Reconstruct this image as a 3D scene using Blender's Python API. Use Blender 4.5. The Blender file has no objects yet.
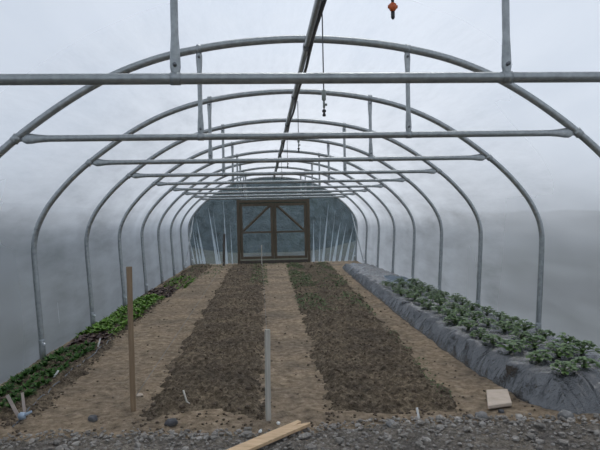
import bpy, math, random
from mathutils import Vector, Matrix, noise
random.seed(7)
SC = bpy.context.scene
COL = SC.collection
R = random.uniform

# ------------------------------------------------------------------ helpers
class MB:
    """collects geometry for ONE mesh"""
    def __init__(s): s.v = []; s.f = []; s.m = []
    def add(s, vs, fs, mi=0):
        o = len(s.v); s.v += [tuple(v) for v in vs]
        s.f += [tuple(i + o for i in f) for f in fs]; s.m += [mi] * len(fs)
    def box(s, c, d, rot=None, mi=0):
        x, y, z = (q / 2 for q in d)
        vs = [Vector((a * x, b * y, e * z)) for a in (-1, 1) for b in (-1, 1) for e in (-1, 1)]
        if rot: vs = [rot @ v for v in vs]
        vs = [v + Vector(c) for v in vs]
        s.add(vs, [(0, 1, 3, 2), (4, 6, 7, 5), (0, 4, 5, 1), (2, 3, 7, 6), (0, 2, 6, 4), (1, 5, 7, 3)], mi)
    def tube(s, path, rad, seg=12, flat=None, up=(0, 0, 1), cap=True, mi=0):
        """path of points; rad number or list; flat: list of (wide, thin) factors, wide along `up`-ish normal"""
        P = [Vector(p) for p in path]; n = len(P)
        if not isinstance(rad, (list, tuple)): rad = [rad] * n
        vs = []; fs = []
        up = Vector(up)
        for i, p in enumerate(P):
            t = (P[min(i + 1, n - 1)] - P[max(i - 1, 0)]).normalized()
            a = up - t * up.dot(t)
            if a.length < 1e-4: a = Vector((1, 0, 0)) - t * t.x
            if a.length < 1e-4: a = Vector((0, 1, 0)) - t * t.y
            a.normalize(); b = t.cross(a)
            fw, ft = flat[i] if flat else (1, 1)
            for k in range(seg):
                w = 2 * math.pi * k / seg
                vs.append(p + a * (math.cos(w) * rad[i] * fw) + b * (math.sin(w) * rad[i] * ft))
        for i in range(n - 1):
            for k in range(seg):
                k2 = (k + 1) % seg
                fs.append((i * seg + k, i * seg + k2, (i + 1) * seg + k2, (i + 1) * seg + k))
        if cap:
            fs.append(tuple(range(seg - 1, -1, -1))); fs.append(tuple((n - 1) * seg + k for k in range(seg)))
        s.add(vs, fs, mi)
    def prism(s, outline, z0, z1, xf=None, mi=0):
        n = len(outline)
        vs = [Vector((x, y, z0)) for x, y in outline] + [Vector((x, y, z1)) for x, y in outline]
        if xf: vs = [xf @ v for v in vs]
        fs = [tuple(range(n - 1, -1, -1)), tuple(range(n, 2 * n))]
        fs += [(i, (i + 1) % n, n + (i + 1) % n, n + i) for i in range(n)]
        s.add(vs, fs, mi)
    def rock(s, c, r, sq=(1, 1, .7), jag=.35, sub=1, mi=0):
        vs, fs = ICO[sub]
        off = Vector((R(-99, 99), R(-99, 99), R(-99, 99)))
        rz = Matrix.Rotation(R(0, 6.28), 3, 'Z') @ Matrix.Rotation(R(-.4, .4), 3, 'X')
        out = []
        for v in vs:
            k = 1 + jag * noise.noise(v * 1.3 + off) + jag * .5 * noise.noise(v * 3 + off)
            q = Vector((v.x * sq[0], v.y * sq[1], v.z * sq[2])) * (r * k)
            out.append(rz @ q + Vector(c))
        s.add(out, fs, mi)
    def build(s, name, mats, parent=None, smooth=True, link=True):
        me = bpy.data.meshes.new(name); me.from_pydata(s.v, [], s.f); me.update()
        if not isinstance(mats, (list, tuple)): mats = [mats]
        for m in mats: me.materials.append(m)
        if len(mats) > 1: me.polygons.foreach_set('material_index', s.m)
        if smooth: me.polygons.foreach_set('use_smooth', [True] * len(me.polygons))
        o = bpy.data.objects.new(name, me)
        if link: COL.objects.link(o)
        if parent: o.parent = parent
        return o

def ico(sub):
    import bmesh
    bm = bmesh.new(); bmesh.ops.create_icosphere(bm, subdivisions=sub, radius=1)
    vs = [v.co.copy() for v in bm.verts]; fs = [tuple(v.index for v in f.verts) for f in bm.faces]
    bm.free(); return vs, fs
ICO = {1: ico(1), 2: ico(2), 3: ico(3)}

def tag(o, label=None, cat=None, group=None, kind=None):
    if label: o['label'] = label
    if cat: o['category'] = cat
    if group: o['group'] = group
    if kind: o['kind'] = kind
    return o
def empty(name, loc=(0, 0, 0), rz=0):
    o = bpy.data.objects.new(name, None); COL.objects.link(o)
    o.location = loc; o.rotation_euler.z = rz; o.empty_display_size = .1
    return o
def copy_tree(o, parent=None):
    c = o.copy(); COL.objects.link(c)
    if parent: c.parent = parent
    for ch in [x for x in COL.objects if x.parent == o]: copy_tree(ch, c)
    return c
def struct(o): o['kind'] = 'structure'; return o
def shade_flatish(o, ang=35):
    me = o.data
    me.set_sharp_from_angle(angle=math.radians(ang))
def lerp(a, b, t): return a + (b - a) * t
def interp(tab, y):
    if y <= tab[0][0]: return tab[0][1]
    for (a, va), (b, vb) in zip(tab, tab[1:]):
        if y <= b: return lerp(va, vb, (y - a) / (b - a))
    return tab[-1][1]
def sm(t):
    t = max(0., min(1., t)); return t * t * (3 - 2 * t)
def fbm(x, y, z, sc, oc=3):
    return noise.fractal(Vector((x * sc, y * sc, z)), .8, 2.1, oc)

# ------------------------------------------------------------------ materials
def newmat(name):
    m = bpy.data.materials.new(name); m.use_nodes = True
    nt = m.node_tree; nt.nodes.clear()
    out = nt.nodes.new('ShaderNodeOutputMaterial')
    return m, nt, out
def N(nt, t, **kw):
    n = nt.nodes.new(t)
    for k, v in kw.items(): setattr(n, k, v)
    return n
def noise_node(nt, scale, detail=4, rough=.6, stretch=None):
    tc = N(nt, 'ShaderNodeTexCoord'); mp = N(nt, 'ShaderNodeMapping')
    nt.links.new(tc.outputs['Object'], mp.inputs['Vector'])
    if stretch: mp.inputs['Scale'].default_value = stretch
    n = N(nt, 'ShaderNodeTexNoise'); n.inputs['Scale'].default_value = scale
    n.inputs['Detail'].default_value = detail; n.inputs['Roughness'].default_value = rough
    nt.links.new(mp.outputs['Vector'], n.inputs['Vector'])
    return n
def ramp(nt, src, stops):
    r = N(nt, 'ShaderNodeValToRGB')
    e = r.color_ramp.elements
    while len(e) < len(stops): e.new(.5)
    for el, (p, c) in zip(e, stops):
        el.position = p; el.color = (*c, 1)
    nt.links.new(src, r.inputs['Fac'])
    return r
def pbr(name, stops, scale=8, rough=.7, metal=0, bump=.0, bscale=40, stretch=None, detail=4, spec=.5, bdist=.02, bstretch=None):
    m, nt, out = newmat(name)
    b = N(nt, 'ShaderNodeBsdfPrincipled')
    n = noise_node(nt, scale, detail, .6, stretch)
    r = ramp(nt, n.outputs['Fac'], stops)
    nt.links.new(r.outputs['Color'], b.inputs['Base Color'])
    b.inputs['Roughness'].default_value = rough; b.inputs['Metallic'].default_value = metal
    b.inputs['Specular IOR Level'].default_value = spec
    if bump:
        n2 = noise_node(nt, bscale, 5, .65, bstretch or stretch)
        bp = N(nt, 'ShaderNodeBump'); bp.inputs['Strength'].default_value = bump; bp.inputs['Distance'].default_value = bdist
        nt.links.new(n2.outputs['Fac'], bp.inputs['Height']); nt.links.new(bp.outputs['Normal'], b.inputs['Normal'])
    nt.links.new(b.outputs['BSDF'], out.inputs['Surface'])
    return m
def film(name, clear, haze_col, refl=.06, gloss=.04, rough=.25, bstretch=(3, .6, 3), scatter=.85, ior=1.08, blur=.8):
    """polythene sheet: part clear, part hazy (diffusing), a little diffuse and glossy reflection"""
    m, nt, out = newmat(name)
    t0 = N(nt, 'ShaderNodeBsdfTransparent'); t0.inputs['Color'].default_value = (.93, .96, 1, 1)
    rf = N(nt, 'ShaderNodeBsdfRefraction'); rf.inputs['Color'].default_value = (.93, .96, 1, 1); rf.inputs['IOR'].default_value = ior; rf.inputs['Roughness'].default_value = blur
    tr = N(nt, 'ShaderNodeMixShader'); tr.inputs[0].default_value = scatter; nt.links.new(t0.outputs[0], tr.inputs[1]); nt.links.new(rf.outputs[0], tr.inputs[2])
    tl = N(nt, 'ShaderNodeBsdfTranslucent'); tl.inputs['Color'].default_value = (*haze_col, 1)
    df = N(nt, 'ShaderNodeBsdfDiffuse'); df.inputs['Color'].default_value = (.85, .88, .92, 1)
    gl = N(nt, 'ShaderNodeBsdfGlossy'); gl.inputs['Roughness'].default_value = rough
    n = noise_node(nt, 1.1, 5, .6, bstretch)
    mr = N(nt, 'ShaderNodeMapRange'); mr.inputs['From Min'].default_value = .3; mr.inputs['From Max'].default_value = .7
    mr.inputs['To Min'].default_value = max(0, clear - .07); mr.inputs['To Max'].default_value = min(1, clear + .07)
    nt.links.new(n.outputs['Fac'], mr.inputs['Value'])
    # a slanting ray crosses more haze: clear share = clear ** (1 / cos)
    lw = N(nt, 'ShaderNodeLayerWeight'); lw.inputs['Blend'].default_value = .5
    co = N(nt, 'ShaderNodeMath'); co.operation = 'SUBTRACT'; co.inputs[0].default_value = 1.0; nt.links.new(lw.outputs['Facing'], co.inputs[1])
    mxx = N(nt, 'ShaderNodeMath'); mxx.operation = 'MAXIMUM'; nt.links.new(co.outputs[0], mxx.inputs[0]); mxx.inputs[1].default_value = .12
    iv = N(nt, 'ShaderNodeMath'); iv.operation = 'DIVIDE'; iv.inputs[0].default_value = 1.0; nt.links.new(mxx.outputs[0], iv.inputs[1])
    pw = N(nt, 'ShaderNodeMath'); pw.operation = 'POWER'; nt.links.new(mr.outputs['Result'], pw.inputs[0]); nt.links.new(iv.outputs[0], pw.inputs[1])
    m1 = N(nt, 'ShaderNodeMixShader'); nt.links.new(pw.outputs[0], m1.inputs[0])
    nt.links.new(tl.outputs[0], m1.inputs[1]); nt.links.new(tr.outputs[0], m1.inputs[2])
    m2 = N(nt, 'ShaderNodeMixShader'); m2.inputs[0].default_value = refl
    nt.links.new(m1.outputs[0], m2.inputs[1]); nt.links.new(df.outputs[0], m2.inputs[2])
    m3 = N(nt, 'ShaderNodeMixShader'); m3.inputs[0].default_value = gloss
    nt.links.new(m2.outputs[0], m3.inputs[1]); nt.links.new(gl.outputs[0], m3.inputs[2])
    nt.links.new(m3.outputs[0], out.inputs['Surface'])
    return m

M = {}
M['film'] = film('polythene', .76, (.92, .95, .985), refl=.015, gloss=.04)
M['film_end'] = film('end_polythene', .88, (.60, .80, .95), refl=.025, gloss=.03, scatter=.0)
M['film_pleat'] = film('pleated_polythene', .55, (.80, .88, .95), refl=.05, gloss=.05, scatter=.0)
M['steel'] = pbr('galvanised_steel', [(.3, (.27, .29, .295)), (.7, (.40, .425, .43))], 25, .36, .65, .05, 80)
M['steel_dark'] = pbr('weathered_clamp_steel', [(.3, (.13, .14, .15)), (.7, (.22, .23, .24))], 30, .5, .7, .08, 80)
M['bolt'] = pbr('bright_bolt', [(.3, (.7, .72, .74)), (.7, (.8, .82, .84))], 30, .3, .6)
M['timber'] = pbr('door_timber', [(.3, (.075, .058, .038)), (.7, (.125, .098, .066))], 6, .8, 0, .2, 20, (4, 4, .6))
M['stake'] = pbr('stake_wood', [(.3, (.20, .135, .080)), (.7, (.29, .205, .125))], 8, .8, 0, .3, 30, (6, 6, .5))
M['grey_stake'] = pbr('weathered_stake_wood', [(.3, (.38, .355, .31)), (.7, (.52, .49, .43))], 8, .85, 0, .3, 30, (6, 6, .5))
M['old_stake'] = pbr('old_stake_wood', [(.3, (.055, .045, .038)), (.7, (.10, .085, .07))], 8, .85, 0, .3, 30, (6, 6, .5))
M['plank'] = pbr('fresh_board', [(.3, (.50, .335, .19)), (.7, (.66, .47, .29))], 5, .75, 0, .2, 20, (1, 9, 9))
M['slab'] = pbr('pale_block', [(.3, (.43, .35, .275)), (.7, (.55, .455, .37))], 9, .9, 0, .2, 60)
M['white'] = pbr('white_plastic', [(.3, (.72, .71, .68)), (.7, (.85, .84, .81))], 12, .5)
M['tan'] = pbr('dull_tan_plastic', [(.3, (.42, .35, .31)), (.7, (.55, .47, .42))], 12, .6)
M['blue'] = pbr('pale_blue_plastic', [(.3, (.28, .36, .46)), (.7, (.42, .50, .58))], 20, .5)
M['hose'] = pbr('black_hose', [(.3, (.012, .013, .014)), (.7, (.03, .03, .033))], 20, .45)
M['drop'] = pbr('grey_drop_hose', [(.3, (.05, .055, .06)), (.7, (.09, .095, .10))], 20, .5)
M['weight'] = pbr('grey_weight', [(.3, (.20, .22, .20)), (.7, (.30, .33, .30))], 20, .6)
M['orange'] = pbr('orange_plastic', [(.3, (.55, .10, .02)), (.7, (.70, .16, .04))], 20, .45)
M['string'] = pbr('grey_string', [(.3, (.13, .135, .12)), (.7, (.20, .205, .19))], 60, .8)
M['drip'] = pbr('grey_drip_line', [(.3, (.07, .08, .09)), (.7, (.13, .145, .16))], 30, .5)
def soil_mat(name, stops, big, sc, bsc):
    m, nt, out = newmat(name); b = N(nt, 'ShaderNodeBsdfPrincipled'); b.inputs['Roughness'].default_value = .95; b.inputs['Specular IOR Level'].default_value = .12
    n = noise_node(nt, sc, 9, .72); r = ramp(nt, n.outputs['Fac'], stops); nt.links.new(r.outputs['Color'], b.inputs['Base Color'])
    n1 = noise_node(nt, big, 4, .6); r1 = ramp(nt, n1.outputs['Fac'], [(.34, (.72, .73, .76)), (.66, (1.22, 1.20, 1.15))])
    mx = N(nt, 'ShaderNodeMix'); mx.data_type = 'RGBA'; mx.blend_type = 'MULTIPLY'; mx.inputs[0].default_value = 1
    nt.links.new(r.outputs['Color'], mx.inputs[6]); nt.links.new(r1.outputs['Color'], mx.inputs[7]); nt.links.new(mx.outputs[2], b.inputs['Base Color'])
    n2 = noise_node(nt, bsc, 7, .7); bp = N(nt, 'ShaderNodeBump'); bp.inputs['Strength'].default_value = 1; bp.inputs['Distance'].default_value = .03
    nt.links.new(n2.outputs['Fac'], bp.inputs['Height']); nt.links.new(bp.outputs['Normal'], b.inputs['Normal'])
    nt.links.new(b.outputs['BSDF'], out.inputs['Surface']); return m
M['soil'] = soil_mat('tilled_soil', [(.35, (.048, .037, .026)), (.5, (.132, .104, .073)), (.65, (.250, .200, .144))], 1.7, 17, 34)
M['floor'] = soil_mat('trodden_soil', [(.32, (.115, .087, .058)), (.5, (.255, .197, .137)), (.68, (.390, .310, .224))], 1.3, 11, 26)
M['clod'] = pbr('soil_clod', [(.3, (.080, .061, .044)), (.7, (.170, .133, .100))], 6, .95, 0, .8, 60, spec=.15)
M['gravel'] = pbr('grey_gravel', [(.25, (.130, .117, .102)), (.5, (.255, .235, .208)), (.78, (.47, .44, .40))], 9, .9, 0, .5, 80, detail=3, spec=.25)
M['grit'] = soil_mat('grit', [(.33, (.080, .069, .057)), (.5, (.185, .163, .138)), (.68, (.32, .288, .250))], 1.7, 30, 40)
M['stone'] = pbr('grey_stone', [(.3, (.10, .098, .094)), (.7, (.24, .235, .225))], 12, .85, 0, .4, 60)
M['dark_stone'] = pbr('dark_stone', [(.3, (.055, .056, .06)), (.7, (.12, .12, .125))], 12, .8, 0, .4, 60)
M['leaf'] = pbr('crop_leaf', [(.3, (.038, .085, .018)), (.7, (.125, .205, .060))], 18, .42, spec=.35)
M['leaf_dark'] = pbr('dark_seedling_leaf', [(.3, (.016, .055, .010)), (.7, (.060, .135, .022))], 18, .6, spec=.2)
M['leaf_bright'] = pbr('bright_salad_leaf', [(.3, (.070, .155, .020)), (.7, (.16, .28, .042))], 14, .6, spec=.25)
M['leaf_red'] = pbr('red_salad_leaf', [(.3, (.030, .014, .012)), (.7, (.075, .035, .026))], 14, .6)
M['weed'] = pbr('weed_leaf', [(.3, (.045, .08, .022)), (.7, (.10, .15, .045))], 14, .7)
M['stem'] = pbr('leaf_stem', [(.3, (.06, .10, .03)), (.7, (.12, .17, .06))], 14, .6)
M['mulch'] = pbr('grey_mulch_plastic', [(.3, (.016, .017, .018)), (.7, (.042, .044, .047))], 5, .15, 0, .75, 6, (1, 1, 1), spec=.9, bdist=.05, bstretch=(.9, 2.6, .9), detail=2)
M['mulch'].node_tree.nodes['Principled BSDF'].inputs['IOR'].default_value = 1.75

# ------------------------------------------------------------------ camera (solved from the tunnel's perspective)
F, PI_, YA, RO, CX, D0, CZ = 567.89, -0.01074, 0.0650, 0.02049, -0.38691, 2.898, 1.6
def make_camera():
    cam = bpy.data.cameras.new('camera'); o = bpy.data.objects.new('camera', cam); COL.objects.link(o)
    cam.lens = F * 36 / 600; cam.sensor_width = 36; cam.clip_start = .05; cam.clip_end = 500
    fh = Vector((math.sin(YA), math.cos(YA), 0)); rt = Vector((math.cos(YA), -math.sin(YA), 0)); z = Vector((0, 0, 1))
    fw = fh * math.cos(PI_) + z * math.sin(PI_); up = -fh * math.sin(PI_) + z * math.cos(PI_)
    c, s = math.cos(RO), math.sin(RO)
    r2 = rt * c - up * s; u2 = rt * s + up * c
    m = Matrix((r2, u2, -fw)).transposed().to_4x4(); m.translation = (CX, -D0, CZ)
    o.matrix_world = m; SC.camera = o
make_camera()

# ------------------------------------------------------------------ tunnel cross-section
HALF = [(0, 3.15), (.45, 3.127), (.87, 3.07), (1.30, 2.967), (1.73, 2.79), (2.16, 2.525), (2.58, 2.19), (2.88, 1.86), (3.03, 1.6), (3.085, 1.4), (3.09, 1.2), (3.068, .8), (3.03, .2), (3.015, -.12)]
def catmull(P, n=5):
    Q = []
    for i in range(len(P) - 1):
        p0 = P[i - 1] if i else (-P[1][0], P[1][1]); p1 = P[i]; p2 = P[i + 1]; p3 = P[min(i + 2, len(P) - 1)]
        for k in range(n):
            t = k / n
            Q.append(tuple(.5 * (2 * b + (c - a) * t + (2 * a - 5 * b + 4 * c - d) * t * t + (3 * b - a - 3 * c + d) * t ** 3) for a, b, c, d in zip(p0, p1, p2, p3)))
    Q.append(P[-1]); return Q
HP = catmull(HALF)
FULL = [(-x, z) for x, z in reversed(HP[1:])] + HP          # left foot over the apex to the right foot
def hoop_x(z):                                              # half width at a height
    for (x0, z0), (x1, z1) in zip(HP, HP[1:]):
        if z1 <= z <= z0: return lerp(x0, x1, (z0 - z) / (z0 - z1 + 1e-9))
    return HP[-1][0]
def hoop_z(x):
    x = abs(x)
    for (x0, z0), (x1, z1) in zip(HP, HP[1:]):
        if x0 <= x <= x1: return lerp(z0, z1, (x - x0) / (x1 - x0 + 1e-9))
    return 1.3
def offset_profile(d):
    P = FULL; out = []
    for i, (x, z) in enumerate(P):
        a = P[max(i - 1, 0)]; b = P[min(i + 1, len(P) - 1)]
        t = Vector((b[0] - a[0], b[1] - a[1])).normalized(); n = Vector((-t.y, t.x))
        out.append((x + n.x * d, z + n.y * d))
    return out

# ------------------------------------------------------------------ film skin: wall_left, ceiling, wall_right
def film_skin():
    prof = offset_profile(.042)
    ys = []; y = -2.5
    while y < 18.0: ys.append(y); y += .1
    ys.append(18.085)
    bands = {'wall_left': [], 'ceiling': [], 'wall_right': []}
    zsplit = 1.86
    iL = max(i for i, (x, z) in enumerate(prof) if x < 0 and z <= zsplit)
    iR = min(i for i, (x, z) in enumerate(prof) if x > 0 and z <= zsplit)
    for nm, (a, b) in {'wall_left': (0, iL), 'ceiling': (iL, iR), 'wall_right': (iR, len(prof) - 1)}.items():
        mb = MB(); n = b - a + 1; vs = []; fs = []
        for y in ys:
            k = (y / 2) % 1.0
            sag = .016 * math.sin(math.pi * k) ** 2
            for i in range(a, b + 1):
                x, z = prof[i]
                w = sag + .006 * noise.noise(Vector((y * 2.2, x * .5, z * .5)))
                c = Vector((0, 1.2)); d = (Vector((x, z)) - c).normalized()
                vs.append((x - d.x * w, y, z - d.y * w * .8))
        for j in range(len(ys) - 1):
            for i in range(n - 1):
                fs.append((j * n + i, j * n + i + 1, (j + 1) * n + i + 1, (j + 1) * n + i))
        mb.add(vs, fs); struct(mb.build(nm, M['film']))
film_skin()

DOORX, DOORZ = 1.33, 2.32
def end_film():
    mb = MB(); Y = 18.075
    xs = [-3.02 + i * (3.02 - DOORX) / 12 for i in range(13)]
    xs = xs + [-DOORX + i * 2 * DOORX / 16 for i in range(1, 16)] + [-x for x in reversed(xs)]
    cols = []
    for x in xs:
        top = hoop_z(min(abs(x), 3.02)) + .02; bot = DOORZ if abs(x) < DOORX - 1e-6 else -.06
        cols.append([(x, Y + .012 * noise.noise(Vector((x * 3, 0, lerp(bot, top, k / 14) * .7))), lerp(bot, top, k / 14)) for k in range(15)])
    for j in range(len(cols) - 1):
        A, B = cols[j], cols[j + 1]
        if abs(abs(xs[j]) - DOORX) < 1e-6 and abs(xs[j + 1]) < DOORX - 1e-6:
            A = [(A[0][0], Y, lerp(DOORZ, A[-1][2], k / 14)) for k in range(15)]
        if abs(abs(xs[j + 1]) - DOORX) < 1e-6 and abs(xs[j]) < DOORX - 1e-6:
            B = [(B[0][0], Y, lerp(DOORZ, B[-1][2], k / 14)) for k in range(15)]
        mb.add(A + B, [(k, k + 15, k + 16, k + 1) for k in range(14)])
    # bulging sides beyond x = 3.02
    for s in (-1, 1):
        zs = [-.06, .3, .8, 1.2, 1.4, 1.6]
        vs = [(s * 3.02, Y, z) for z in zs] + [(s * (hoop_x(max(z, -.1)) + .03), Y, z) for z in zs]
        mb.add(vs, [(k, k + 6, k + 7, k + 1) for k in range(5)])
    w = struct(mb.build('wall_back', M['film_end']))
    # gathered folds of the film running up from the ground
    pl = [(-2.96, 1.35, -2.77, .0, .05), (-2.81, 1.67, -2.55, .0, .075), (-2.86, 1.2, -2.66, .0, .05), (-2.37, 2.06, -2.07, .0, .085), (-1.82, 2.31, -1.74, .0, .06), (-3.06, .92, -2.90, .0, .05), (-2.2, 1.9, -1.98, .0, .03), (-1.6, 1.7, -1.53, 0, .03),
          (1.48, 1.5, 1.45, .0, .055), (2.05, 2.15, 1.80, .0, .065), (2.48, 1.45, 2.20, .0, .085), (2.70, 1.38, 2.42, .0, .06), (2.96, 1.3, 2.66, .0, .085), (3.05, .74, 2.9, .0, .05), (1.75, 1.7, 1.66, 0, .025), (2.3, 1.9, 2.05, 0, .03)]
    for x0, z0, x1, z1, wd in pl:
        q = MB(); vs = []; n = 9
        for i in range(n):
            t = i / (n - 1); x = lerp(x0, x1, t); z = lerp(z0, z1, t); ww = max(.003, wd * t ** 1.1) * .75
            yb = 18.045; vs += [(x - ww, yb, z), (x, yb - ww * .6, z), (x + ww, yb, z)]
        q.add(vs, [(3 * i + a, 3 * i + a + 1, 3 * i + a + 4, 3 * i + a + 3) for i in range(n - 1) for a in (0, 1)])
        q.build('film_fold', M['film_pleat'], w)
end_film()

# ------------------------------------------------------------------ doors at the far end
def doors():
    Y = 17.97
    fr = empty('trim_1', (0, Y, 0)); struct(fr)
    def part(name, c, d, parent, rot=None, mat='timber'):
        mb = MB(); mb.box(c, d, rot); return mb.build(name, M[mat], parent, smooth=False)
    for s in (-1, 1): part('door_post', (s * 1.285, 0, 1.13), (.10, .09, 2.42), fr)
    part('lintel', (0, 0, 2.28), (2.47, .085, .10), fr)
    part('threshold_board', (0, -.01, .05), (2.47, .12, .12), fr, mat='old_stake')
    for nm, s in (('door_1', -1), ('door_2', 1)):
        d = empty(nm, (s * 1.23, Y, .14)); struct(d)
        x0, x1 = -s * .012, -s * 1.222       # local x from hinge side to meeting side
        z0, z1 = 0.02, 2.06
        part('stile', (x0 - s * .045, 0, (z0 + z1) / 2), (.09, .05, z1 - z0), d)
        part('stile', (x1 + s * .05, 0, (z0 + z1) / 2), (.10, .05, z1 - z0), d)
        cx = (x0 + x1) / 2; w = abs(x1 - x0) - .19
        part('rail', (cx, 0, z1 - .05), (w, .046, .10), d)
        part('rail', (cx, 0, 1.0), (w, .046, .065), d)
        part('rail', (cx, 0, z0 + .05), (w, .046, .09), d)
        a = Vector((x0 - s * .10, 0, 1.05)); b = Vector((x1 + s * .12, 0, 1.97))
        mb = MB(); mb.tube([a + Vector((0, -.004, 0)), b + Vector((0, -.004, 0))], .045, 4, [(1, .55)] * 2); mb.build('brace', M['timber'], d, smooth=False)
        mb = MB(); mb.add([(cx - w / 2 - .03, .03, z0), (cx + w / 2 + .03, .03, z0), (cx + w / 2 + .03, .03, z1), (cx - w / 2 - .03, .03, z1)], [(0, 1, 2, 3)])
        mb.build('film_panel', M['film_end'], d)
doors()

# ------------------------------------------------------------------ hoops
TIE_Z, TIE_L, RH, RT = 2.317, 2.385, .033, .0285
def tube_ends(a, b, r, n=10, wide=1.55, up=(0, 0, 1), seg=12, tl=.22):
    """pipe whose two ends are flattened and flared"""
    a, b = Vector(a), Vector(b); L = (b - a).length; t = (b - a) / L
    st = [0, .012, .04, .08, .14, tl]
    pos = [q for q in st] + [L - q for q in reversed(st)]
    pr = [(.75, .5), (1.1, .55), (wide, .6), (wide * .97, .65), (1.2, .85), (1, 1)]
    pr = pr + pr[::-1]
    mb = MB(); mb.tube([a + t * p for p in pos], r, seg, pr, up); return mb
HOOP_LABEL = ['nearest galvanised hoop whose crossbar spans the whole width with two thick hangers above it',
 'second galvanised hoop from the camera, the widest arch seen whole at its top',
 'third galvanised hoop from the camera, first one showing both legs down to the ground',
 'fourth galvanised hoop counted from the camera, with crossbar and two hangers',
 'fifth galvanised hoop counted from the camera, with crossbar and two hangers',
 'sixth galvanised hoop counted from the camera, with crossbar and two hangers',
 'seventh galvanised hoop counted from the camera, third from the doors with a crossbar',
 'eighth galvanised hoop counted from the camera, last but one with a crossbar',
 'ninth galvanised hoop, the last one with a crossbar before the door wall',
 'galvanised end hoop without crossbar framing the far door wall']
def make_hoop():
    root = empty('tunnel_hoop')
    mb = MB(); mb.tube([(x, 0, z) for x, z in FULL], RH, 12, up=(0, 1, 0)); mb.build('hoop_pipe', M['steel'], root)
    for s in (-1, 1):
        g = MB(); g.tube([(s * hoop_x(max(z, -.1)), 0, z) for z in (-.10, .1, .22, .24)], [.037, .037, .037, .034], 12, up=(0, 1, 0))
        gt = g.build('ground_tube', M['steel'], root)
        b = MB(); x = s * hoop_x(.19); b.tube([(x - s * .03, -.03, .19), (x - s * .045, -.055, .19), (x - s * .055, -.07, .19)], [.012, .012, .007], 8); b.rock((x - s * .05, -.06, .19), .018, (1, 1, 1), .1)
        b.build('bolt', M['bolt'], gt)
    return root
def add_crossbar(root):
    mb = tube_ends((-TIE_L, 0, TIE_Z), (TIE_L, 0, TIE_Z), RT); cb = mb.build('crossbar', M['steel'], root)
    for s in (-1, 1):
        c = MB(); hx = hoop_x(TIE_Z); d = Vector((s * .68, 0, -.73))
        # band round the hoop + lug to the crossbar
        i = min(range(len(FULL)), key=lambda q: abs(FULL[q][0] - s * hx) + abs(FULL[q][1] - TIE_Z))
        p = Vector((s * hx, 0, TIE_Z))
        c.tube([p - d * .03, p + d * .03], RH + .006, 12, up=(0, 1, 0))
        c.tube([(s * (hx - .02), 0, TIE_Z), (s * (TIE_L - .03), 0, TIE_Z)], .024, 8, [(1, .5)] * 2)
        c.build('crossbar_clamp', M['steel'], root)
        xt = .9; z1 = hoop_z(xt) - .02; z0 = TIE_Z + RT - .012
        mb = tube_ends((s * xt, 0, z0), (s * xt, 0, z1), .0195, wide=1.4, up=(1, 0, 0), tl=.2)
        st = mb.build('hanger', M['steel'], root)
        for zb in (z0 + .05, z1 - .05):
            b = MB(); b.tube([(s * xt, -.03, zb), (s * xt, .03, zb)], .010, 8); b.build('bolt', M['steel_dark'], st)
        k = MB(); k.tube([(s * xt - .025, 0, TIE_Z), (s * xt + .025, 0, TIE_Z)], RT + .004, 12); k.build('hanger_clamp', M['steel'], st)
        k = MB(); k.tube([(s * xt - .022, 0, hoop_z(xt - s * .0 - .02)), (s * xt + .022, 0, hoop_z(xt + .02))], RH + .004, 12)
        k.build('hanger_clamp', M['steel'], st)
end = make_hoop(); end.location.y = 18.0
tag(end, HOOP_LABEL[9], 'hoop', 'tunnel hoops')
first = make_hoop(); add_crossbar(first)
for k in range(9):
    h = first if k == 0 else copy_tree(first)
    h.location = (0, 2.0 * k, 0)
    hs = [c for c in COL.objects if c.parent == h and c.name.startswith('hanger')]
    for c, dx in zip(hs, [(.09, 0), (0, 0), (-.10, .05), (-.08, .02), (-.04, 0), (-.04, .02), (-.05, .03), (-.03, 0), (-.03, 0)][k]): c.location.x = dx
    tag(h, HOOP_LABEL[k], 'hoop', 'tunnel hoops')
for s, side in ((-1, 'left'), (1, 'right')):
    a = Vector((s * (hoop_x(1.75) - .055), 17.93, 1.75)); b = Vector((s * (hoop_x(.12) - .055), 16.1, .12))
    mb = tube_ends(a, b, .021, wide=1.3); o = mb.build('diagonal_brace', M['steel'])
    tag(o, f'pale slanting brace pipe in the far {side} corner between the last two hoops', 'brace pipe', 'corner braces')

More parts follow.
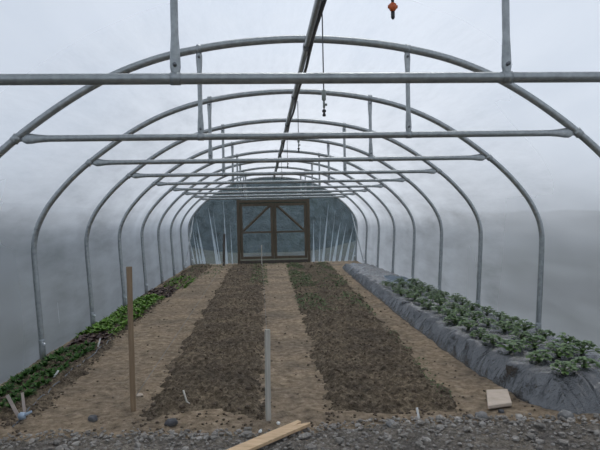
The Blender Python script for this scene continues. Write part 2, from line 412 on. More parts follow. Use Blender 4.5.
# ridge pipe, hose and sprinklers
def ridge():
    root = empty('ridge_pipe', (0, 0, 0)); z = 3.15 - RH - .030
    tag(root, 'galvanised ridge pipe running under the tops of all hoops to the far end', 'pipe')
    mb = MB(); mb.tube([(.02, y, z - .012 * math.sin(math.pi * ((y / 2) % 1))) for y in [-2.4 + .2 * i for i in range(102)]], .026, 10, up=(0, 0, 1)); mb.build('pipe', M['steel'], root)
    for k in range(10):
        mb = MB(); mb.tube([(.02, 2 * k - .05 - (.03 if k == 9 else 0), z), (.02, 2 * k + (.05 if k < 9 else .0), z)], .031, 10)
        mb.box((.02, 2 * k - .045, z - .028), (.022, .03, .045))
        mb.build('ridge_clamp', M['steel_dark'], root)
    mb = MB(); pts = []
    for i in range(200):
        y = -2.3 + i * .1; ph = ((y + .1) / 2) % 1
        pts.append((.056 + .005 * math.sin(y * 3), y, z - .016 - .012 * math.sin(math.pi * ph) ** 2 - .012 * noise.noise(Vector((y * 1.4, 3, 1)))))
    mb.tube(pts, .0145, 8); h = mb.build('water_hose', M['hose'])
    tag(h, 'black water hose strapped along the right side of the ridge pipe', 'hose')
    for (x, y, zb, lab, col) in ((.066, 1.15, 2.33, 'hanging sprinkler with pale grey weight between second and third hoops, the nearest grey one', 0),
                            (.075, 4.15, 2.435, 'hanging sprinkler behind the third hoop crossbar, second of the grey ones', 0),
                            (.072, 7.2, 2.50, 'hanging sprinkler further down the tunnel, third of the grey ones', 0),
                            (.07, 10.2, 2.52, 'hanging sprinkler furthest down the tunnel, just before the door end', 0),
                            (.208, -.4, 2.478, 'orange hanging sprinkler head at the top edge right of the ridge pipe', 1)):
        s = empty('hanging_sprinkler', (x, y, zb)); tag(s, lab, 'sprinkler', 'hanging sprinklers')
        top = 3.062 - zb
        d = MB(); tx = (.062 - x) if col else 0
        d.tube([(tx, 0, top), (tx * .75, 0, top - .05), (tx * .1, 0, top - .16), (0, 0, .20), (0, 0, .02)], .0045 if not col else .007, 6); d.build('drop_hose', M['drop'], s)
        if not col:
            w = MB(); w.tube([(0, 0, .19), (0, 0, .182), (0, 0, .118), (0, 0, .11)], [.008, .0155, .0155, .008], 12); w.build('weight', M['weight'], s)
            v = MB(); v.tube([(0, 0, .105), (0, 0, .06)], .008, 8); v.tube([(0, 0, .083), (.022, 0, .083)], .009, 8); v.build('valve', M['weight'], s)
            q = MB(); q.tube([(0, 0, .05), (0, 0, .044), (0, 0, .03), (0, 0, .026), (0, 0, .012), (0, 0, 0)], [.006, .014, .014, .006, .012, .012], 10); q.build('sprinkler_head', M['hose'], s)
        else:
            w = MB(); w.tube([(0, 0, .072), (0, 0, .066), (0, 0, .045), (0, 0, .034)], [.008, .017, .017, .008], 10); w.tube([(-.021, 0, .055), (.021, 0, .055)], .008, 8); w.build('orange_body', M['orange'], s)
            q = MB(); q.tube([(0, 0, .034), (0, 0, .008), (0, 0, 0)], [.009, .009, .005], 8); q.build('nozzle', M['hose'], s)
ridge()

# ------------------------------------------------------------------ ground
L_E = [(1.6, -2.34), (2.9, -2.30), (5, -2.42), (9, -2.45), (16, -2.2)]
C_L = [(1.5, -1.40), (5, -1.46), (18, -1.50)]
C_R = [(1.5, -.42), (5, -.38), (18, -.45)]
R_L = [(1.5, .10), (2.7, .14), (6, .21), (14, .34), (18, .42)]
R_R = [(1.6, 1.18), (2.4, 1.26), (4.4, 1.36), (13, 1.74), (18, 1.9)]
def ylist(y0, y1, a=.011, b=.0032):
    ys = [y0]
    while ys[-1] < y1: ys.append(ys[-1] + a + b * max(0, ys[-1]))
    ys[-1] = y1; return ys
def floor_h(x, y):
    h = .016 * fbm(x, y, 1, 1.4, 3) + .011 * fbm(x, y, 5, 7, 3)
    if y > 1.0: h += .007 * noise.noise(Vector((x * 28, y * 28, 2)))
    return h
def build_floor():
    ys = [-3.4 + .06 * i for i in range(60)] + ylist(.2, 18.3, .016, .004)
    ys = sorted(set(round(y, 4) for y in ys)); nx = 190; xs = [-3.06 + 6.12 * i / nx for i in range(nx + 1)]
    vs = [(x, y, floor_h(x, y)) for y in ys for x in xs]; n = nx + 1
    fs = [(j * n + i, j * n + i + 1, (j + 1) * n + i + 1, (j + 1) * n + i) for j in range(len(ys) - 1) for i in range(nx)]
    mb = MB(); mb.add(vs, fs); struct(mb.build('floor', M['floor']))
build_floor()
def bed_h(x, y, xl, xr, y0, y1, crown):
    wob = .08 + .09 * noise.noise(Vector((y * 1.3, 4.1, 3))) + .09 * noise.noise(Vector((y * 5, x * 5, 9)))
    wob2 = -.08 + .09 * noise.noise(Vector((y * 1.3, 1.7, 6))) + .09 * noise.noise(Vector((y * 5, x * 5, 2)))
    fy = .22 * noise.noise(Vector((x * 2.2, y0, 4))) + .12 * noise.noise(Vector((x * 7, y * 5, 4)))
    e = min(sm((x - xl - wob + .08) / .26), sm((xr + wob2 - x + .08) / .26), sm((y - y0 - fy) / .35), sm((y1 - y) / .3))
    r = .022 * abs(noise.noise(Vector((x * 8, y * 8, 1)))) + .022 * fbm(x, y, 2, 3.2, 2) + .034 * noise.noise(Vector((x * 15, y * 15, 7))) + .024 * noise.noise(Vector((x * 38, y * 38, 5))) + .010 * noise.noise(Vector((x * 70, y * 70, 8)))
    return -.05 + e * (.05 + crown + r) 
BEDS = {}
def build_bed(name, lt, rt, y0, y1, crown, nx, label):
    ys = ylist(y0 - .1, y1); mb = MB(); vs = []; n = nx + 1
    for y in ys:
        xl, xr = interp(lt, y) - .10, interp(rt, y) + .10
        for i in range(n):
            x = lerp(xl, xr, i / nx); vs.append((x, y, bed_h(x, y, xl, xr, y0, y1, crown)))
    mb.add(vs, [(j * n + i, j * n + i + 1, (j + 1) * n + i + 1, (j + 1) * n + i) for j in range(len(ys) - 1) for i in range(nx)])
    def H(x, y):
        return bed_h(x, y, interp(lt, y) - .10, interp(rt, y) + .10, y0, y1, crown)
    # loose clods lying on the bed
    for k in range(950):
        y = y0 + (y1 - y0) * R(0, 1) ** 1.8 + R(-.28, .3); xl, xr = interp(lt, y), interp(rt, y)
        x = R(xl - .03, xr + .03); r = R(.006, .015) * (1 + .05 * y) * (1.8 if R(0, 1) < .06 else 1)
        mb.rock((x, y, max(H(x, y), floor_h(x, y)) + r * .25), r, (1, 1, .75), .5, 1, 1)
    o = mb.build(name, [M['soil'], M['clod']]); tag(o, label, 'soil', None, 'stuff'); return H
L_L = [(0, -2.92), (18, -2.92)]
HB_L = build_bed('soil_bed', L_L, L_E, 1.75, 17.7, .055, 46, 'narrow dark soil bed along the left plastic wall carrying rows of greens')
HB_C = build_bed('soil_bed', C_L, C_R, 1.62, 17.3, .06, 70, 'bare dark tilled soil bed between the two string lines')
HB_R = build_bed('soil_bed', R_L, R_R, 1.55, 17.3, .05, 76, 'bare dark tilled soil bed right of the middle path')

def gravel():
    mb = MB()
    def edge(x): return interp([(-3, 1.42), (-2.37, 1.45), (-1.67, 1.52), (-1.0, 1.38), (-.14, 1.36), (.66, 1.48), (1.38, 1.42), (2.06, 1.30), (3, 1.2)], x) + .06 * noise.noise(Vector((x * 5, 0, 0)))
    # base skin of fine chippings
    nx, ny = 240, 70; vs = []
    for j in range(ny + 1):
        for i in range(nx + 1):
            x = -3.03 + 6.06 * i / nx; t = j / ny; y = lerp(-1.5, edge(x), t ** .6)
            e = sm((edge(x) - y) / .12)
            vs.append((x, y, floor_h(x, y) - .012 + e * (.024 + .02 * noise.noise(Vector((x * 14, y * 14, 1))) + .012 * noise.noise(Vector((x * 34, y * 34, 4))))))
    n = nx + 1
    mb.add(vs, [(j * n + i, j * n + i + 1, (j + 1) * n + i + 1, (j + 1) * n + i) for j in range(ny) for i in range(nx)], 1)
    for k in range(3900):
        x = R(-3, 3); y = edge(x) - 2.0 * R(0, 1) ** 1.8 + .08 * R(-1, 1)
        r = R(.006, .017) * (2.0 if R(0, 1) < .10 else 1)
        mb.rock((x, y, floor_h(x, y) + .012 + r * .4), r, (1.15, .9, .65), .55, 1)
    o = mb.build('gravel', [M['gravel'], M['grit']], smooth=False); tag(o, 'strip of grey broken gravel across the entrance in the foreground', 'gravel', None, 'stuff')
gravel()
def path_crumbs():
    mb = MB()
    for k in range(380):
        y = 1.4 + 15.5 * R(0, 1) ** 2.2; lane = random.choice((0, 0, 1, 2, 2))
        a, b = ((interp(L_E, y), interp(C_L, y)), (interp(C_R, y), interp(R_L, y)), (interp(R_R, y), 1.85))[lane]
        x = R(a, b) if R(0, 1) < .55 else (a if R(0, 1) < .5 else b) + R(-.1, .1); r = R(.005, .014) * (1 + .06 * y)
        mb.rock((x, y, floor_h(x, y) + r * .3), r, (1, 1, .7), .5, 1)
    o = mb.build('soil_crumbs', M['clod'], smooth=False); tag(o, 'loose crumbs of soil scattered over the trodden paths', 'soil', None, 'stuff')
path_crumbs()

# ------------------------------------------------------------------ mulch covered bed on the right
M_L = [(1.5, 1.86), (1.9, 1.80), (2.6, 1.74), (4, 1.73), (6, 1.76), (9, 1.85), (13.8, 2.02), (16, 2.15)]
MY0, MY1 = 1.46, 15.6
def mulch_h(u, y):
    """u 0..1 across the bed"""
    cap = sm((y - MY0) / .30) ** .5 * sm((MY1 - y) / .9) ** .6
    prof = min(1, (u / .16)) if u < .16 else min(1, (1 - u) / .13)
    prof = math.sin(prof * math.pi / 2) ** .75 if prof < 1 else 1
    top = interp([(1.5, .225), (4, .205), (9, .18), (12, .16), (16, .12)], y) * (1 + .16 * math.sin(u * math.pi))
    return -.03 + (top + .03) * prof * cap
def mulch_xz(u, y):
    xl = interp(M_L, y); xr = 2.955
    cx = (xl + xr) / 2; cap = .72 + .28 * sm((y - MY0) / .40) ** .6
    x = cx + (lerp(xl, xr, u) - cx) * cap
    z = mulch_h(u, y)
    side = 1 - sm((u - .10) / .16)
    z0 = max(0, min(1, z / .2))
    # drape folds: down the side they run across the bed edge
    fold = noise.noise(Vector((y * 5.5 + 1.2 * noise.noise(Vector((y * 3, u * 4, 0))), u * 2.0, 3))) + .6 * noise.noise(Vector((y * 13, u * 3, 8)))
    fold += .8 * (abs(noise.noise(Vector((y * 8 + u * 3, u * 2.5 + 4, 6)))) - .25) + .5 * noise.noise(Vector((y * 22, u * 5, 2)))
    x += side * z0 * .095 * fold * -1
    z += side * z0 * .030 * fold + .02 * noise.noise(Vector((y * 1.3, 4, 2))) * side
    wr = .020 * noise.noise(Vector((y * 6, u * 6, 1))) + .012 * abs(noise.noise(Vector((y * 9 + u * 8, u * 14 - y * 3, 5))))
    far = sm((y - 8.5) / 1.5)
    wr += far * (.05 * abs(noise.noise(Vector((y * 3.2, u * 3, 7)))) + .03 * noise.noise(Vector((y * 7, u * 6, 3))))
    front = 1 - sm((y - MY0) / .8)
    wr += front * .045 * noise.noise(Vector((u * 16, y * 5, 2)))
    z += wr * max(0, min(1, z / .06))
    return x, z
def build_mulch():
    ys = ylist(MY0, MY1, .016, .004); nu = 90; n = nu + 1; vs = []
    for y in ys:
        for i in range(n):
            t = i / nu; u = t ** 1.35
            x, z = mulch_xz(u, y); vs.append((x, y, z))
    mb = MB(); mb.add(vs, [(j * n + i, j * n + i + 1, (j + 1) * n + i + 1, (j + 1) * n + i) for j in range(len(ys) - 1) for i in range(nu)])
    o = mb.build('mulch_sheet', M['mulch']); tag(o, 'wrinkled dark grey plastic sheet covering the raised bed along the right wall', 'plastic sheet')
build_mulch()

# ------------------------------------------------------------------ plants
def leaf(mb, base, yaw, pitch, L, W, droop=.5, mi=0, fold=.25):
    """pointed oval leaf with a folded midrib, 5 stations"""
    d = Vector((math.cos(yaw), math.sin(yaw), 0)); sd = Vector((-d.y, d.x, 0)); p = Vector(base); vs = []
    prof = (.12, .75, 1.0, .72, .05); pt = pitch
    for k, w in enumerate(prof):
        upv = Vector((0, 0, 1)) * math.cos(pt) - d * math.sin(pt)
        vs += [p + sd * (w * W / 2) + upv * (fold * w * W / 2), p, p - sd * (w * W / 2) + upv * (fold * w * W / 2)]
        p = p + (d * math.cos(pt) + Vector((0, 0, 1)) * math.sin(pt)) * (L / 4); pt -= droop / 4
    fs = []
    for k in range(4):
        fs += [(3 * k, 3 * k + 1, 3 * k + 4, 3 * k + 3), (3 * k + 1, 3 * k + 2, 3 * k + 5, 3 * k + 4)]
    mb.add(vs, fs, mi)
def crop_plant():
    mb = MB(); st = MB(); root = empty('leafy_crop_plant')
    for k in range(random.randint(19, 23)):
        yaw = k * 2.4 + R(-.3, .3); inner = k / 22; reach = lerp(.02, .105, inner) * R(.85, 1.15); ht = lerp(.080, .020, inner) * R(.8, 1.25)
        d = Vector((math.cos(yaw), math.sin(yaw), 0)); tip = d * reach + Vector((0, 0, ht))
        st.tube([(0, 0, -.02), d * reach * .35 + Vector((0, 0, ht * .7)), tip], [.004, .003, .002], 5)
        for a in (-1.0, 0, 1.0):
            leaf(mb, tip, yaw + a * R(.8, 1.1), R(.05, .55), R(.045, .062), R(.036, .048), R(.4, 1.1))
    mb.build('foliage', M['leaf'], root); st.build('stems', M['stem'], root); return root
def seedling(mat, n, L, W, name, pitch=(.5, 1.2)):
    mb = MB()
    for k in range(n):
        yaw = k * 2.4 + R(-.3, .3); t = k / n
        leaf(mb, (R(-.008, .008), R(-.008, .008), -.006), yaw, lerp(pitch[0], pitch[1], 1 - t) + R(-.1, .1), L * R(.75, 1.15), W * R(.8, 1.2), R(.5, 1.1))
    return mb.build(name, M[mat])

def crop_rows():
    protos = [crop_plant() for _ in range(5)]; used = set(); pts = []
    for r, u in enumerate((.25, .50, .76)):
        y = 1.70 + .15 * r - (.10 if r == 2 else 0)
        while y < 8.9:
            pts.append((u + R(-.035, .035), y + R(-.05, .05), r)); y += .39 + .008 * y
    firsts = {}
    for u, y, r in pts:
        i = random.randrange(5); p = protos[i]; o = p if i not in used else copy_tree(p); used.add(i)
        x, z = mulch_xz(u, y); s = R(.88, 1.18)
        o.location = (x, y, z + .004); o.rotation_euler.z = R(0, 6.28); o.scale = (s, s, s * R(.9, 1.1))
        row = ('row of the grey plastic bed nearest the path', 'middle row of the grey plastic bed', 'row of the grey plastic bed nearest the wall')[r]
        lab = f'bushy green plant growing up through the {row}'
        if r not in firsts: firsts[r] = 1; lab = f'foremost green plant in the {row}'
        tag(o, lab, 'plant', lab[:3] == 'bus' and ('crop plants, ' + ('path side row', 'middle row', 'wall side row')[r]) or 'foremost crop plants')
    for i, p in enumerate(protos):
        if i not in used:
            for c in list(p.children): bpy.data.objects.remove(c)
            bpy.data.objects.remove(p)
crop_rows()
def salad():
    def scatter(protos, spots, label, group, cat='seedling', smin=.8, smax=1.2):
        used = set()
        for x, y in spots:
            i = random.randrange(len(protos)); o = protos[i]
            if i in used: o = o.copy(); COL.objects.link(o)
            used.add(i); s = R(smin, smax)
            o.location = (x, y, max(HB_L(x, y), floor_h(x, y)) - .001); o.rotation_euler.z = R(0, 6.28); o.scale = (s, s, s)
            tag(o, label, cat, group)
        for i, p in enumerate(protos):
            if i not in used: bpy.data.objects.remove(p)
    def vis(x, y): return (x - CX) / (y + D0) > -.595
    def rows(xs, y0, y1, dy, jx=.02, jy=.03):
        out = []
        for k, x in enumerate(xs):
            y = y0 + (k % 2) * dy * .5
            while y < y1:
                if vis(x, y): out.append((x + R(-jx, jx), y + R(-jy, jy)))
                y += dy
        return out
    dk = [seedling('leaf_dark', random.randint(13, 17), .075, .026, 'leafy_seedling') for _ in range(4)]
    scatter(dk, rows((-2.93, -2.80, -2.66, -2.53), 2.0, 4.45, .105), 'small dark green seedling in the nearest rows beside the left wall', 'dark green seedlings in the near left rows')
    rd = [seedling('leaf_red', 12, .09, .05, 'red_lettuce', (.2, .9)) for _ in range(3)]
    scatter(rd, rows((-2.90, -2.77, -2.64, -2.52), 4.5, 5.15, .15), 'small dark red lettuce between the dark green and bright green rows', 'dark red lettuces, near patch', 'lettuce')
    br = [seedling('leaf_bright', random.randint(13, 17), .10, .045, 'salad_plant', (.35, 1.15)) for _ in range(4)]
    scatter(br, rows((-2.96, -2.85, -2.74, -2.63, -2.53), 5.1, 9.0, .185), 'bright green salad plant in the dense patch along the left wall', 'bright green salad plants by the left wall', 'salad plant')
    rd2 = [seedling('leaf_red', 12, .10, .055, 'red_lettuce', (.2, .9)) for _ in range(3)]
    scatter(rd2, rows((-2.9, -2.75, -2.6, -2.45), 9.1, 10.6, .24), 'dull dark red lettuce behind the bright green salad patch', 'dark red lettuces, far patch', 'lettuce')
    sp = [seedling('leaf_bright', 9, .09, .045, 'small_salad_plant', (.3, 1.0)) for _ in range(3)]
    scatter(sp, rows((-2.75, -2.6, -2.45, -2.3), 10.7, 12.8, .28), 'small sparse green salad plant far down the left bed', 'sparse salad plants down the left bed', 'salad plant')
salad()
def weeds():
    mb = MB()
    def put(x, y, z, s):
        for k in range(4): leaf(mb, (x, y, z), R(0, 6.28), R(.1, 1.0), s * R(.6, 1.2), s * .4, R(.3, 1))
    for k in range(2600):
        y = 6 + 11 * R(0, 1) ** .8; xl, xr = interp(R_L, y), interp(R_R, y)
        x = random.choice((R(xl, xl + .5), R(xl, xl + .5), R(xl, xr), R(xr - .35, xr))); 
        if noise.noise(Vector((x * 1.5, y * .6, 3))) < -.12: continue
        put(x, y, max(HB_R(x, y), floor_h(x, y)), R(.03, .065))
    for k in range(420):
        y = R(11, 17); x = R(-.75, -.3); put(x, y, max(HB_C(x, y), floor_h(x, y)), R(.03, .055))
    for k in range(220):
        y = R(13, 17.5); x = R(-2.9, -1.7); put(x, y, max(HB_L(x, y), floor_h(x, y)), R(.03, .06))
    for k in range(110):
        y = R(1.9, 5); x = interp(R_R, y) + R(-.12, .06); put(x, y, max(HB_R(x, y), floor_h(x, y)), R(.018, .035))
    for k in range(200):
        y = R(17.2, 17.8); x = R(-2.6, 2); put(x, y, floor_h(x, y), R(.03, .06))
    tag(mb.build('weeds', M['weed']), 'thin scattering of green weed seedlings over the soil towards the far doors', 'weeds', None, 'stuff')
weeds()

# ------------------------------------------------------------------ stakes, strings, boards, small things
def square_post(name, base, top, w, mat, label, cat='stake', d=None):
    b, t = Vector(base), Vector(top); mb = MB(); n = 6
    root = (b - (t - b) * .18)
    vs = []; d = d or w
    ax = Vector((math.cos(.35), math.sin(.35), 0)); ay = Vector((-ax.y, ax.x, 0))
    for i in range(n + 1):
        p = root.lerp(t, i / n); k = (.25 if i == 0 else 1); j = .002
        for a, c in ((-1, -1), (1, -1), (1, 1), (-1, 1)):
            vs.append(p + ax * (a * w / 2 * k + R(-j, j)) + ay * (c * d / 2 * k + R(-j, j)))
    fs = [(4 * i + a, 4 * i + (a + 1) % 4, 4 * i + 4 + (a + 1) % 4, 4 * i + 4 + a) for i in range(n) for a in range(4)]
    fs += [(3, 2, 1, 0), (4 * n, 4 * n + 1, 4 * n + 2, 4 * n + 3)]
    mb.add(vs, fs); o = mb.build(name, M[mat], smooth=False); return tag(o, label, cat)
square_post('wooden_stake', (-1.525, 2.01, 0), (-1.535, 2.03, 1.222), .042, 'stake', 'tall brown square wooden stake stuck in the soil left of the near centre bed')
square_post('wooden_stake', (-.378, 1.63, 0), (-.370, 1.64, .722), .034, 'grey_stake', 'short pale grey weathered stake at the near end of the middle path')
square_post('wooden_stake', (-1.80, 17.2, 0), (-1.755, 17.2, 1.13), .065, 'old_stake', 'dark thin stake standing far away left of the doors')
square_post('wooden_stake', (-.46, 17.0, 0), (-.455, 17.0, .72), .030, 'grey_stake', 'thin pale stake far away in front of the left door')
def line(name, pts, r, mat, label, cat='string'):
    mb = MB(); mb.tube(pts, r, 6); return tag(mb.build(name, M[mat]), label, cat)
def along(a, b, n, H, lift, wob=.01):
    out = []
    for i in range(n + 1):
        t = i / n; x = lerp(a[0], b[0], t) + wob * noise.noise(Vector((t * n * .4, a[0], 1))); y = lerp(a[1], b[1], t)
        out.append((x, y, max(H(x, y), floor_h(x, y)) + lift))
    return out
line('string_line', [(lerp(-1.50, -1.79, t), lerp(2.04, 17.16, t), lerp(.12, .14, t) - .03 * math.sin(math.pi * t)) for t in [i / 20 for i in range(21)]], .0026, 'string', 'grey string stretched from the brown stake to the far dark stake')
line('string_line', [(lerp(-.352, -.44, t), lerp(1.66, 16.98, t), lerp(.16, .15, t) - .03 * math.sin(math.pi * t)) for t in [i / 20 for i in range(21)]], .0026, 'string', 'grey string stretched from the short pale stake along the middle path edge')
line('drip_hose', along((-2.40, 1.72), (-2.46, 5.0), 30, HB_L, .004, .02), .006, 'drip', 'thin grey hose lying along the near edge of the left bed', 'hose')

def plank():
    a = Vector((-1.05, .475, 0)); b = Vector((-.09, 1.375, 0)); L = (b - a).length; ang = math.atan2(b.y - a.y, b.x - a.x)
    w = .046
    out = [(0, -w), (L - .01, -w), (L, -w + .012), (L - .10, -.002), (L - .14, .002), (L - .045, .018), (L - .05, w), (0, w)]
    xf = Matrix.Translation((a.x, a.y, .036)) @ Matrix.Rotation(ang, 4, 'Z') @ Matrix.Rotation(-.012, 4, 'Y') @ Matrix.Rotation(math.radians(9), 4, 'X')
    mb = MB(); mb.prism(out, 0, .024, xf); tag(mb.build('wooden_board', M['plank'], smooth=False), 'fresh pale wooden board with a split end lying on the gravel', 'board')
plank()
def slab():
    out = [(1.415, 1.62), (1.645, 1.68), (1.770, 2.05), (1.575, 2.05)]
    mb = MB(); mb.prism(out, .010, .040); o = mb.build('paving_slab', M['slab'], smooth=False)
    m = o.modifiers.new('bevel', 'BEVEL'); m.width = .006; m.segments = 2
    tag(o, 'pale pinkish square slab lying on the path beside the plastic bed', 'slab')
slab()
def plant_label(x, y, H, h, tilt, yaw, label, mat='white', w=.018):
    xf = Matrix.Translation((x, y, H)) @ Matrix.Rotation(yaw, 4, 'Z') @ Matrix.Rotation(tilt, 4, 'Y')
    mb = MB(); out = [(-w / 2, h), (w / 2, h), (w / 2, 0), (0, -.04), (-w / 2, 0)]
    vs = [xf @ Vector((a, yy, b)) for yy in (-.0015, .0015) for a, b in out]; n = 5
    mb.add(vs, [(0, 1, 2, 3, 4), (9, 8, 7, 6, 5)] + [(i, i + 5, (i + 1) % 5 + 5, (i + 1) % 5) for i in range(5)])
    return tag(mb.build('plant_label', M[mat], smooth=False), label, 'plant label')
plant_label(.80, 1.47, .02, .085, -.18, .2, 'white plant label stuck upright at the front of the right bare bed')
plant_label(-2.515, 2.92, .06, .085, .65, .4, 'white plant label leaning among the dark green seedlings')
plant_label(-2.48, 4.35, .06, .10, .30, .2, 'white plant label at the end of the dark green rows')
plant_label(-2.41, 1.86, .035, .20, -.42, .15, 'long dull pinkish label leaning left in the near left soil', 'tan', .028)
plant_label(-2.385, 1.92, .035, .18, -.08, .5, 'dull label standing behind the leaning one in the near left soil', 'tan', .022)
mb = MB(); mb.rock((-2.375, 1.84, .045), .034, (1, .8, .9), .4, 2); mb.tube([(-2.36, 1.84, .05), (-2.30, 1.85, .075)], [.014, .010], 8)
tag(mb.build('plastic_scrap', M['blue']), 'small pale blue plastic scrap at the foot of the leaning labels', 'plastic scrap')
line('bent_stick', [(-1.10, 2.02, .15), (-1.085, 2.00, .11), (-1.065, 1.97, .065), (-1.04, 1.96, .05)], .008, 'grey_stake', 'short bent grey stick poking from the near end of the centre bed', 'stick')
def stone(x, y, r, mat, label, sq=(1.2, .9, .7)):
    mb = MB(); z = max(floor_h(x, y), HB_C(x, y) if -1.5 < x < -.4 and y > 1.7 else -1, HB_R(x, y) if .1 < x < 1.3 and y > 1.6 else -1)
    mb.rock((x, y, z + r * .4), r, sq, .35, 3); tag(mb.build('stone', M[mat]), label, 'stone')
stone(-1.80, 1.80, .038, 'dark_stone', 'dark grey rounded stone on the left path before the brown stake')
stone(-1.56, 2.42, .026, 'slab', 'small pale flat stone on the left path behind the dark stone', (1.3, 1, .5))
stone(-1.14, 1.60, .042, 'dark_stone', 'dark stone at the front foot of the centre bed', (1.2, .9, .8))
stone(.56, 1.36, .046, 'stone', 'largest light grey stone at the edge of the gravel right of the board', (1.3, .9, .65))
stone(-.30, 1.52, .016, 'white', 'tiny white pebble just right of the short pale stake')
stone(-.44, 1.38, .016, 'white', 'tiny white pebble between the short pale stake and the board')
stone(1.51, 1.58, .022, 'dark_stone', 'small dark stone just before the near corner of the pale slab')
stone(1.30, 1.46, .05, 'stone', 'grey stone on the gravel edge before the pale slab', (1.2, .9, .7))
stone(1.93, 1.36, .05, 'stone', 'grey stone on the gravel edge before the plastic bed', (1.2, .9, .7))
# loose flap of plastic and a clod on the far part of the mulch bed
mb = MB(); vs = []
for j in range(9):
    for i in range(7):
        u = .42 + .07 * i; y = 9.05 + .11 * j; x, z = mulch_xz(u, y)
        vs.append((x, y, z + .03 + .045 * abs(noise.noise(Vector((i * .7, j * .6, 2))))))
mb.add(vs, [(j * 7 + i, j * 7 + i + 1, (j + 1) * 7 + i + 1, (j + 1) * 7 + i) for j in range(8) for i in range(6)])
o = mb.build('plastic_flap', M['film_pleat']); so = o.modifiers.new('thickness', 'SOLIDIFY'); so.thickness = .004
tag(o, 'pale crumpled plastic flap on the bed just beyond the last green plants', 'plastic flap')

# ------------------------------------------------------------------ outdoors seen hazily through the film
def outdoors():
    fld = pbr('field', [(.3, (.050, .047, .045)), (.6, (.065, .070, .048)), (.8, (.105, .090, .088))], .18, .95, detail=6, spec=.1)
    tre = pbr('woodland', [(.3, (.005, .012, .011)), (.55, (.010, .022, .016)), (.8, (.022, .040, .022))], .5, .95, 0, .8, 1.2, detail=8, spec=.1, bdist=.4)
    vs = []; n = 61
    for j in range(n):
        for i in range(n):
            a = lambda t: math.copysign(abs(t) ** 2.2, t) * 130
            x, y = a(i / 30 - 1), a(j / 30 - 1) + 8
            d = max(abs(x) - 4, max(-3.5 - y, y - 19), 0)
            vs.append((x, y, -.09 + .5 * min(1, d / 60) * noise.noise(Vector((x * .04, y * .04, 0)))))
    mb = MB(); mb.add(vs, [(j * n + i, j * n + i + 1, (j + 1) * n + i + 1, (j + 1) * n + i) for j in range(n - 1) for i in range(n - 1)])
    struct(mb.build('ground', fld))
    # wooded hillside beyond the doors, lower rises to either side
    mb = MB(); vs = []; na, nr = 150, 26
    for j in range(nr):
        t = j / (nr - 1)
        for i in range(na):
            az = math.radians(-150 + 300 * i / (na - 1))
            front = math.exp(-(az / .27) ** 4); rough = 1 + .12 * noise.noise(Vector((az * 5, t * 3, 5)))
            r = lerp(62, 20, front) + t * 45
            h = ((1.6 + .100 * (r + 8.9)) * sm(7 * t) ** .5 * front + 2.2 * (1 - front) * sm(t)) * rough
            h += sm(3 * t) * (.5 * noise.noise(Vector((az * 22, t * 9, 2))) + .35 * noise.noise(Vector((az * 60, t * 20, 4))))
            vs.append((r * math.sin(az), 6 + r * math.cos(az), h - .3))
    mb.add(vs, [(j * na + i, j * na + i + 1, (j + 1) * na + i + 1, (j + 1) * na + i) for j in range(nr - 1) for i in range(na - 1)])
    struct(mb.build('hillside', tre))
    mb = MB(); vs = []; n = 90                       # low leafy bank, added to darken the left wall film
    for j in range(n):
        y = -12 + 40 * j / (n - 1)
        for i in range(9):
            a = math.pi * i / 8; k = 1 + .22 * noise.noise(Vector((y * .7, i * .5, 3)))
            vs.append((-9.2 + 1.5 * math.cos(a) * k, y, -.2 + 2.25 * math.sin(a) ** .8 * k))
    mb.add(vs, [(j * 9 + i, j * 9 + i + 1, (j + 1) * 9 + i + 1, (j + 1) * 9 + i) for j in range(n - 1) for i in range(8)])
    struct(mb.build('shade_hedge', tre))
outdoors()

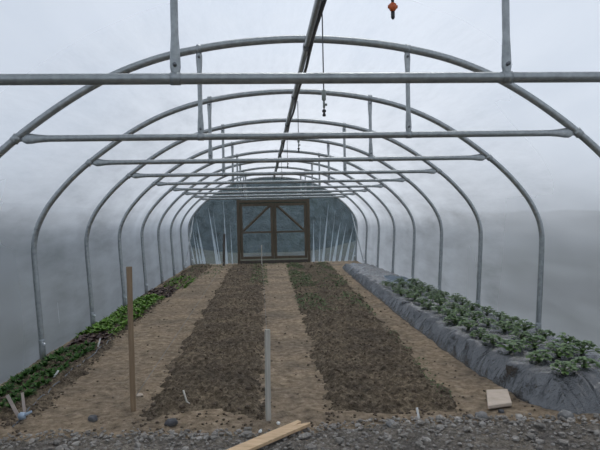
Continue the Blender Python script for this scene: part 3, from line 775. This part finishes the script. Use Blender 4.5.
# ------------------------------------------------------------------ light
def sky():
    w = bpy.data.worlds.new('sky'); SC.world = w; w.use_nodes = True; nt = w.node_tree; nt.nodes.clear()
    out = N(nt, 'ShaderNodeOutputWorld'); bg = N(nt, 'ShaderNodeBackground')
    st = N(nt, 'ShaderNodeTexSky'); st.sky_type = 'NISHITA'; st.sun_disc = False
    st.sun_elevation = math.radians(48); st.sun_rotation = math.radians(60); st.air_density = 1.0; st.dust_density = 2.5
    tc = N(nt, 'ShaderNodeTexCoord'); n = N(nt, 'ShaderNodeTexNoise'); n.inputs['Scale'].default_value = 2.2; n.inputs['Detail'].default_value = 5
    nt.links.new(tc.outputs['Generated'], n.inputs['Vector'])
    r = ramp(nt, n.outputs['Fac'], [(.30, (.80, .92, 1.10)), (.65, (.91, .98, 1.09))])
    sx = N(nt, 'ShaderNodeSeparateXYZ'); nt.links.new(tc.outputs['Generated'], sx.inputs[0])
    mr = N(nt, 'ShaderNodeMapRange'); mr.inputs['From Min'].default_value = 0; mr.inputs['From Max'].default_value = 1
    mr.inputs['To Min'].default_value = .95; mr.inputs['To Max'].default_value = .40; nt.links.new(sx.outputs[2], mr.inputs['Value'])
    cl = N(nt, 'ShaderNodeMix'); cl.data_type = 'RGBA'; cl.blend_type = 'MULTIPLY'; cl.inputs[0].default_value = 1
    nt.links.new(r.outputs['Color'], cl.inputs[6]); nt.links.new(mr.outputs['Result'], cl.inputs[7])
    vm = N(nt, 'ShaderNodeVectorMath'); vm.operation = 'DOT_PRODUCT'; nt.links.new(tc.outputs['Generated'], vm.inputs[0])
    vm.inputs[1].default_value = Vector((.07, .88, .46)).normalized()      # bright patch added to the sky ahead to lighten the film's middle
    gm = N(nt, 'ShaderNodeMapRange'); gm.inputs['From Min'].default_value = .88; gm.inputs['From Max'].default_value = 1
    gm.inputs['To Min'].default_value = 0; gm.inputs['To Max'].default_value = .27; gm.interpolation_type = 'SMOOTHSTEP'
    nt.links.new(vm.outputs['Value'], gm.inputs['Value'])
    ga = N(nt, 'ShaderNodeMath'); ga.operation = 'ADD'; nt.links.new(gm.outputs['Result'], ga.inputs[0]); nt.links.new(mr.outputs['Result'], ga.inputs[1])
    nt.links.new(ga.outputs[0], cl.inputs[7])
    mx = N(nt, 'ShaderNodeMix'); mx.data_type = 'RGBA'; mx.blend_type = 'ADD'; mx.inputs[0].default_value = .012
    nt.links.new(cl.outputs[2], mx.inputs[6]); nt.links.new(st.outputs['Color'], mx.inputs[7])
    nt.links.new(mx.outputs[2], bg.inputs['Color']); bg.inputs['Strength'].default_value = 1.0
    nt.links.new(bg.outputs[0], out.inputs['Surface'])
    sun = bpy.data.lights.new('sun', 'SUN'); o = bpy.data.objects.new('sun', sun); COL.objects.link(o)
    sun.energy = 1.35; sun.angle = math.radians(24); sun.color = (1, .95, .88)
    o.rotation_euler = Vector((.14, .42, .90)).to_track_quat('Z', 'Y').to_euler()
sky()

SC.view_settings.view_transform = 'Standard'; SC.view_settings.look = 'None'
SC.view_settings.gamma = 1; SC.view_settings.use_curve_mapping = False; SC.view_settings.exposure = 0.0
SC.cycles.max_bounces = 10; SC.cycles.transparent_max_bounces = 12; SC.cycles.use_denoising = True
